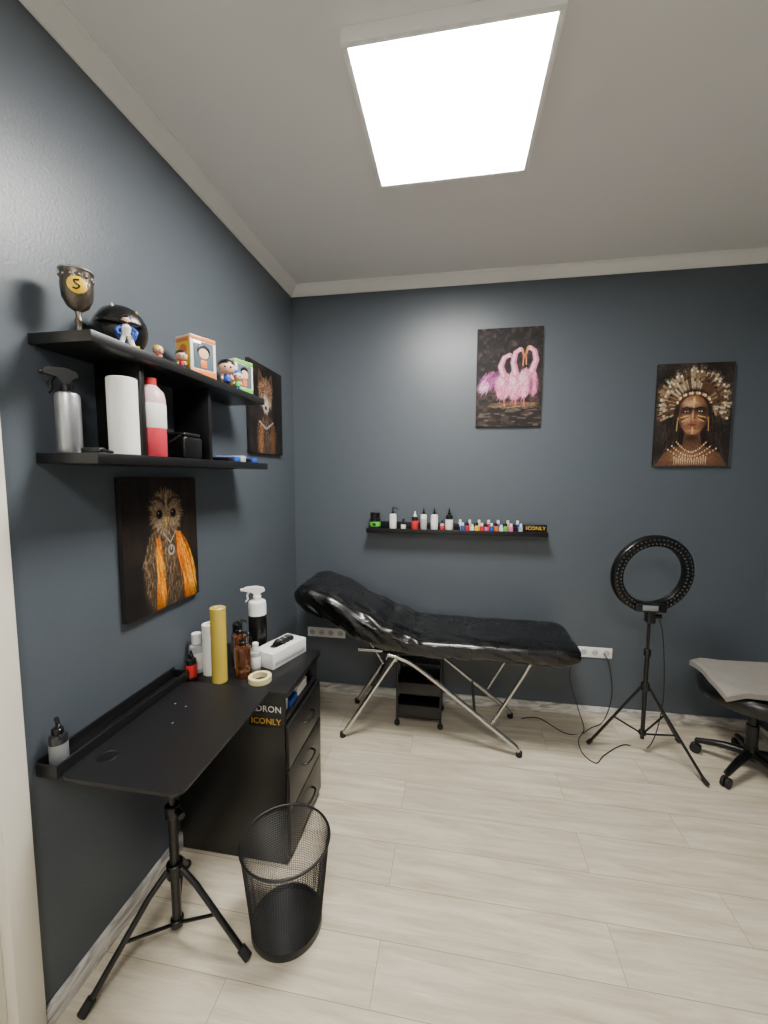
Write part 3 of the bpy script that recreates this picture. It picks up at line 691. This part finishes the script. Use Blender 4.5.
g.tube("rim_band",[(.0405*math.cos(2*math.pi*i/40),.0405*math.sin(2*math.pi*i/40),.183) for i in range(40)],.0025,M_silver,8,0,True)
# collectible helmet with a hero figure in front
g=Grp("helmet_figurine",(.105,-1.69,ZT),math.radians(-46))
pr=[(0,.0),(.045,.0),(.058,.006)]+[(.078*math.cos(t),.072+.078*math.sin(t)) for t in [(-.6+2.17*i/16) for i in range(17)]]
g.lathe("helmet_shell",pr,M_plast,(-.014,0,0),40)
g.tube("helmet_brim",[(.04,-.062,.080),(.066,-.045,.078),(.076,0,.076),(.066,.045,.078),(.04,.062,.080)],.005,M_plast,8,4)
for nm,yy,mm in(("stripe_1",-.02,M_white),("stripe_3",.045,M_yellow)):
    rr_=math.sqrt(.079**2-yy*yy); g.tube(nm,[(-.014+rr_*math.sin(t*.12),yy,.072+rr_*math.cos(t*.12)) for t in range(-6,7)],.003,mm,8)
g.ball("hero_head",(.068,.012,.082),.014,M_skin,(1,1,1),14); g.ball("hero_hair",(.065,.012,.089),.015,M_plast,(1,1,.8),14)
g.lathe("hero_torso",[(0,.034),(.010,.036),(.015,.060),(.009,.070),(0,.071)],M_white,(.068,.012,0),14)
for k in(-1,1):
    g.tube("hero_arm",[(.068,.012+k*.012,.064),(.076,.012+k*.026,.050),(.080,.012+k*.020,.036)],.0055,M_blue,8,3); g.tube("hero_leg",[(.068,.012+k*.006,.040),(.072,.012+k*.016,.008)],.007,M_white,8)
g.ball("hero_cape",(.058,.012,.045),.028,M_blue,(.25,1,1.1),14); g.box("hero_base",(.044,-.024,0),(.092,.044,.006),M_yellow,.001)
def figurine(name,loc,s_,hair,bod,leg,rz=-.9):
    g=Grp(name,loc,rz)
    g.ball("head",(0,0,.70*s_),.27*s_,M_skin,(1,1.1,.9),16); g.ball("hair",(-.05*s_,0,.80*s_),.28*s_,hair,(1,1.1,.85),16)
    for k in(-1,1):
        g.ball("eye",(.25*s_,k*.1*s_,.70*s_),.04*s_,M_plast,(1,1,1),8)
        g.tube("arm",[(0,k*.13*s_,.46*s_),(.08*s_,k*.2*s_,.28*s_)],.045*s_,M_skin,8); g.tube("leg",[(0,k*.07*s_,.25*s_),(.01*s_,k*.08*s_,.02*s_)],.06*s_,leg,8); g.ball("shoe",(.03*s_,k*.08*s_,.03*s_+.001),.065*s_,M_plast,(1.4,1,.45),10)
    g.lathe("torso",[(0,.2*s_),(.12*s_,.22*s_),(.14*s_,.35*s_),(.10*s_,.5*s_),(0,.52*s_)],bod,seg=16)
figurine("toy_figurine",(.15,-1.58,ZT),.055,M_yellow,M_redc,M_yellow)
figurine("toy_figurine",(.16,-1.47,ZT),.07,M_plast,M_redc,M_blue)
figurine("toy_figurine",(.16,-1.16,ZT),.12,M_plast,M_blue,M_plast)
figurine("toy_figurine",(.17,-1.09,ZT),.09,M_blue,M_green,M_blue)
def toybox(name,loc,rz,colr):
    g=Grp(name,loc,rz)
    g.box("carton",(-.045,-.058,0),(.045,.058,.16),mat("toybox_card",(226,214,196),.35),.001)
    g.box("window",(.0452,-.045,.035),(.0462,.045,.14),mat("toybox_window",(96,110,120),.08,coat=1),.0003)
    g.box("banner",(.0452,-.056,.004),(.0464,.056,.03),colr,.0003); g.box("banner_top",(.0452,-.056,.143),(.0464,.056,.158),colr,.0003)
    g.box("side_art",(-.04,-.0592,.01),(.04,-.0582,.15),M_yellow,.0003); g.ball("side_head",(0,-.0592,.10),.026,M_orange,(1,.04,1),14); g.box("side_body",(-.014,-.0602,.03),(.014,-.0592,.08),M_blue,.0003); g.box("side_stripe",(-.04,-.0604,.135),(.04,-.0592,.15),colr,.0002)
    g.ball("figure_hair",(.0466,0,.103),.030,M_plast,(.04,1,.9),14); g.ball("figure_head",(.0472,0,.095),.024,M_skin,(.05,1,.9),14); g.box("figure_body",(.0463,-.014,.04),(.0472,.014,.07),M_orange,.0003)
toybox("toy_box",(.12,-1.32,ZT),math.radians(-20),M_orange)
toybox("toy_box",(.11,-.98,ZT),math.radians(-15),M_green)

# desk items
def roll(name,loc,r,h,m_,core=None):
    g=Grp(name,loc); g.lathe("roll",[(r*.4,0),(r-.002,0),(r,.002),(r,h-.002),(r-.002,h),(r*.4,h),(r*.4,0)],m_,seg=40)
    g.lathe("core",[(r*.36,0),(r*.42,0),(r*.42,h+.001),(r*.36,h+.001),(r*.36,0)],core or M_tape,seg=24)
bottle("lotion_bottle",(.045,-1.28,ZD),.032,.175,M_label,M_white,'cap',M_white,.5)
bottle("dropper_bottle",(.066,-1.352,ZD),.021,.13,M_plast,M_plast,'dropper',M_redc)
roll("paper_roll",(.115,-1.29,ZD),.030,.225,M_paper)
roll("plastic_wrap_roll",(.193,-1.345,ZD),.032,.32,M_yel)
bottle("amber_bottle",(.268,-1.285,ZD),.036,.20,M_brown,M_plast,'pump',hb=.14)
bottle("amber_bottle",(.20,-1.19,ZD),.036,.21,M_brown,M_plast,'pump',hb=.15,rz=1)
bottle("cleaner_spray_bottle",(.225,-1.06,ZD),.042,.35,M_white,M_white,'trigger',M_plast,hb=.27,rz=math.radians(207),hs=1.25)
bottle("clear_bottle",(.295,-1.225,ZD),.022,.125,M_label,M_white,'cap',M_white,.5)
bottle("dark_bottle",(.14,-1.10,ZD),.03,.16,M_plast,M_plast,'cap',M_label,.6)
g=Grp("glove_box",(.355,-1.09,ZD),math.radians(-19))
g.box("carton",(-.06,-.115,0),(.06,.115,.072),M_white,.002); g.prism("opening",rrect(-.02,-.06,.02,.06,.018),.072,.0726,M_plast)
for i in range(3): g.tube("glove_%d"%i,[(-.01+.01*i,-.03+.03*i,.07),(0,-.02+.03*i,.09),(.02,.0+.03*i,.085),(.015,.01+.02*i,.074)],[.012,.008],M_plast,10,4)
g.box("print_band",(.0602,-.1,.015),(.061,.1,.03),M_label,.0002)
g=Grp("masking_tape_roll",(.36,-1.315,ZD)); g.lathe("tape",[(.032,0),(.047,0),(.048,.001),(.048,.022),(.047,.023),(.032,.023),(.032,0)],M_tape,seg=40)
bottle("pump_bottle",(.037,-1.925,.783),.023,.145,mat("smoky_bottle",(34,34,36),.15,coat=1),M_plast,'pump',M_grey,.5,hb=.10,rz=-.6)

# back ledge items
bx=lambda p:.56+(p-367)*.00667
g=Grp("ink_jar",(bx(375),-.055,ZL)); g.cyl("jar",.038,0,.085,M_plast); g.cyl("lid",.033,.085,.125,M_plast); g.lathe("label",[(.0385,.03),(.0388,.031),(.0388,.06),(.0385,.061)],M_green,seg=32); g.box("label_mark",(-.012,-.0395,.035),(.012,-.0385,.055),M_plast,.0002)
for p,r,h,b_,c_,k,l_ in[(394,.024,.165,M_white,M_plast,'pump',M_white),(405,.016,.085,M_plast,M_plast,'cap',M_white),(417,.024,.14,M_plast,M_white,'nozzle',M_redc),(426,.022,.165,M_white,M_plast,'nozzle',M_label),(437,.024,.165,M_white,M_plast,'nozzle',M_white),(452,.025,.165,M_plast,M_plast,'nozzle',M_white),(445,.014,.08,M_label,M_plast,'cap',M_redc)]:
    bottle("ink_bottle",(bx(p),-.055,ZL),r,h,b_,c_,k,l_)
g=Grp("small_ink_bottles",(bx(490),-.06,ZL))
pal=[M_plast,M_blue,M_redc,M_white,M_yellow,M_redc,M_pinkc,M_blue,M_orange,M_white,M_green,M_pinkc,M_plast,M_label]
for i in range(14):
    x=bx(461+i*4.7)-bx(490); h=.068 if i%3 else .058
    g.cyl("bottle_%d"%i,.0145,0,h*.7,pal[i],(x,-.01*(i%2),0),14); g.cyl("cap_%d"%i,.009,h*.7,h,[M_plast,M_white][i%2],(x,-.01*(i%2),0),10)
    if i%2==0: g.cyl("bottle_b%d"%i,.0145,0,.06,pal[(i*5+3)%14],(x+.015,.03,0),14); g.cyl("cap_b%d"%i,.009,.06,.085,M_white,(x+.015,.03,0),10)

# ------------------------------------------------------------ camera / world
cam=bpy.data.cameras.new("camera"); co=bpy.data.objects.new("camera",cam); COL.objects.link(co)
cam.sensor_fit='VERTICAL'; cam.sensor_height=24; cam.lens=413.3/1024*24; cam.clip_start=.02
ya,pi_,ro=math.radians(9.658),math.radians(-5.068),math.radians(.18)
f=Vector((-math.sin(ya)*math.cos(pi_),math.cos(ya)*math.cos(pi_),math.sin(pi_))); r=Vector((math.cos(ya),math.sin(ya),0)); u=r.cross(f)
r2=r*math.cos(ro)+u*math.sin(ro); u2=-r*math.sin(ro)+u*math.cos(ro)
mw=Matrix((r2,u2,-f)).transposed().to_4x4(); mw.translation=Vector((1.1586,-2.8872,1.6303)); co.matrix_world=mw
SC.camera=co
wd=bpy.data.worlds.new("world"); SC.world=wd; wd.use_nodes=True; wd.node_tree.nodes["Background"].inputs[0].default_value=(.5,.55,.6,1); wd.node_tree.nodes["Background"].inputs[1].default_value=.3
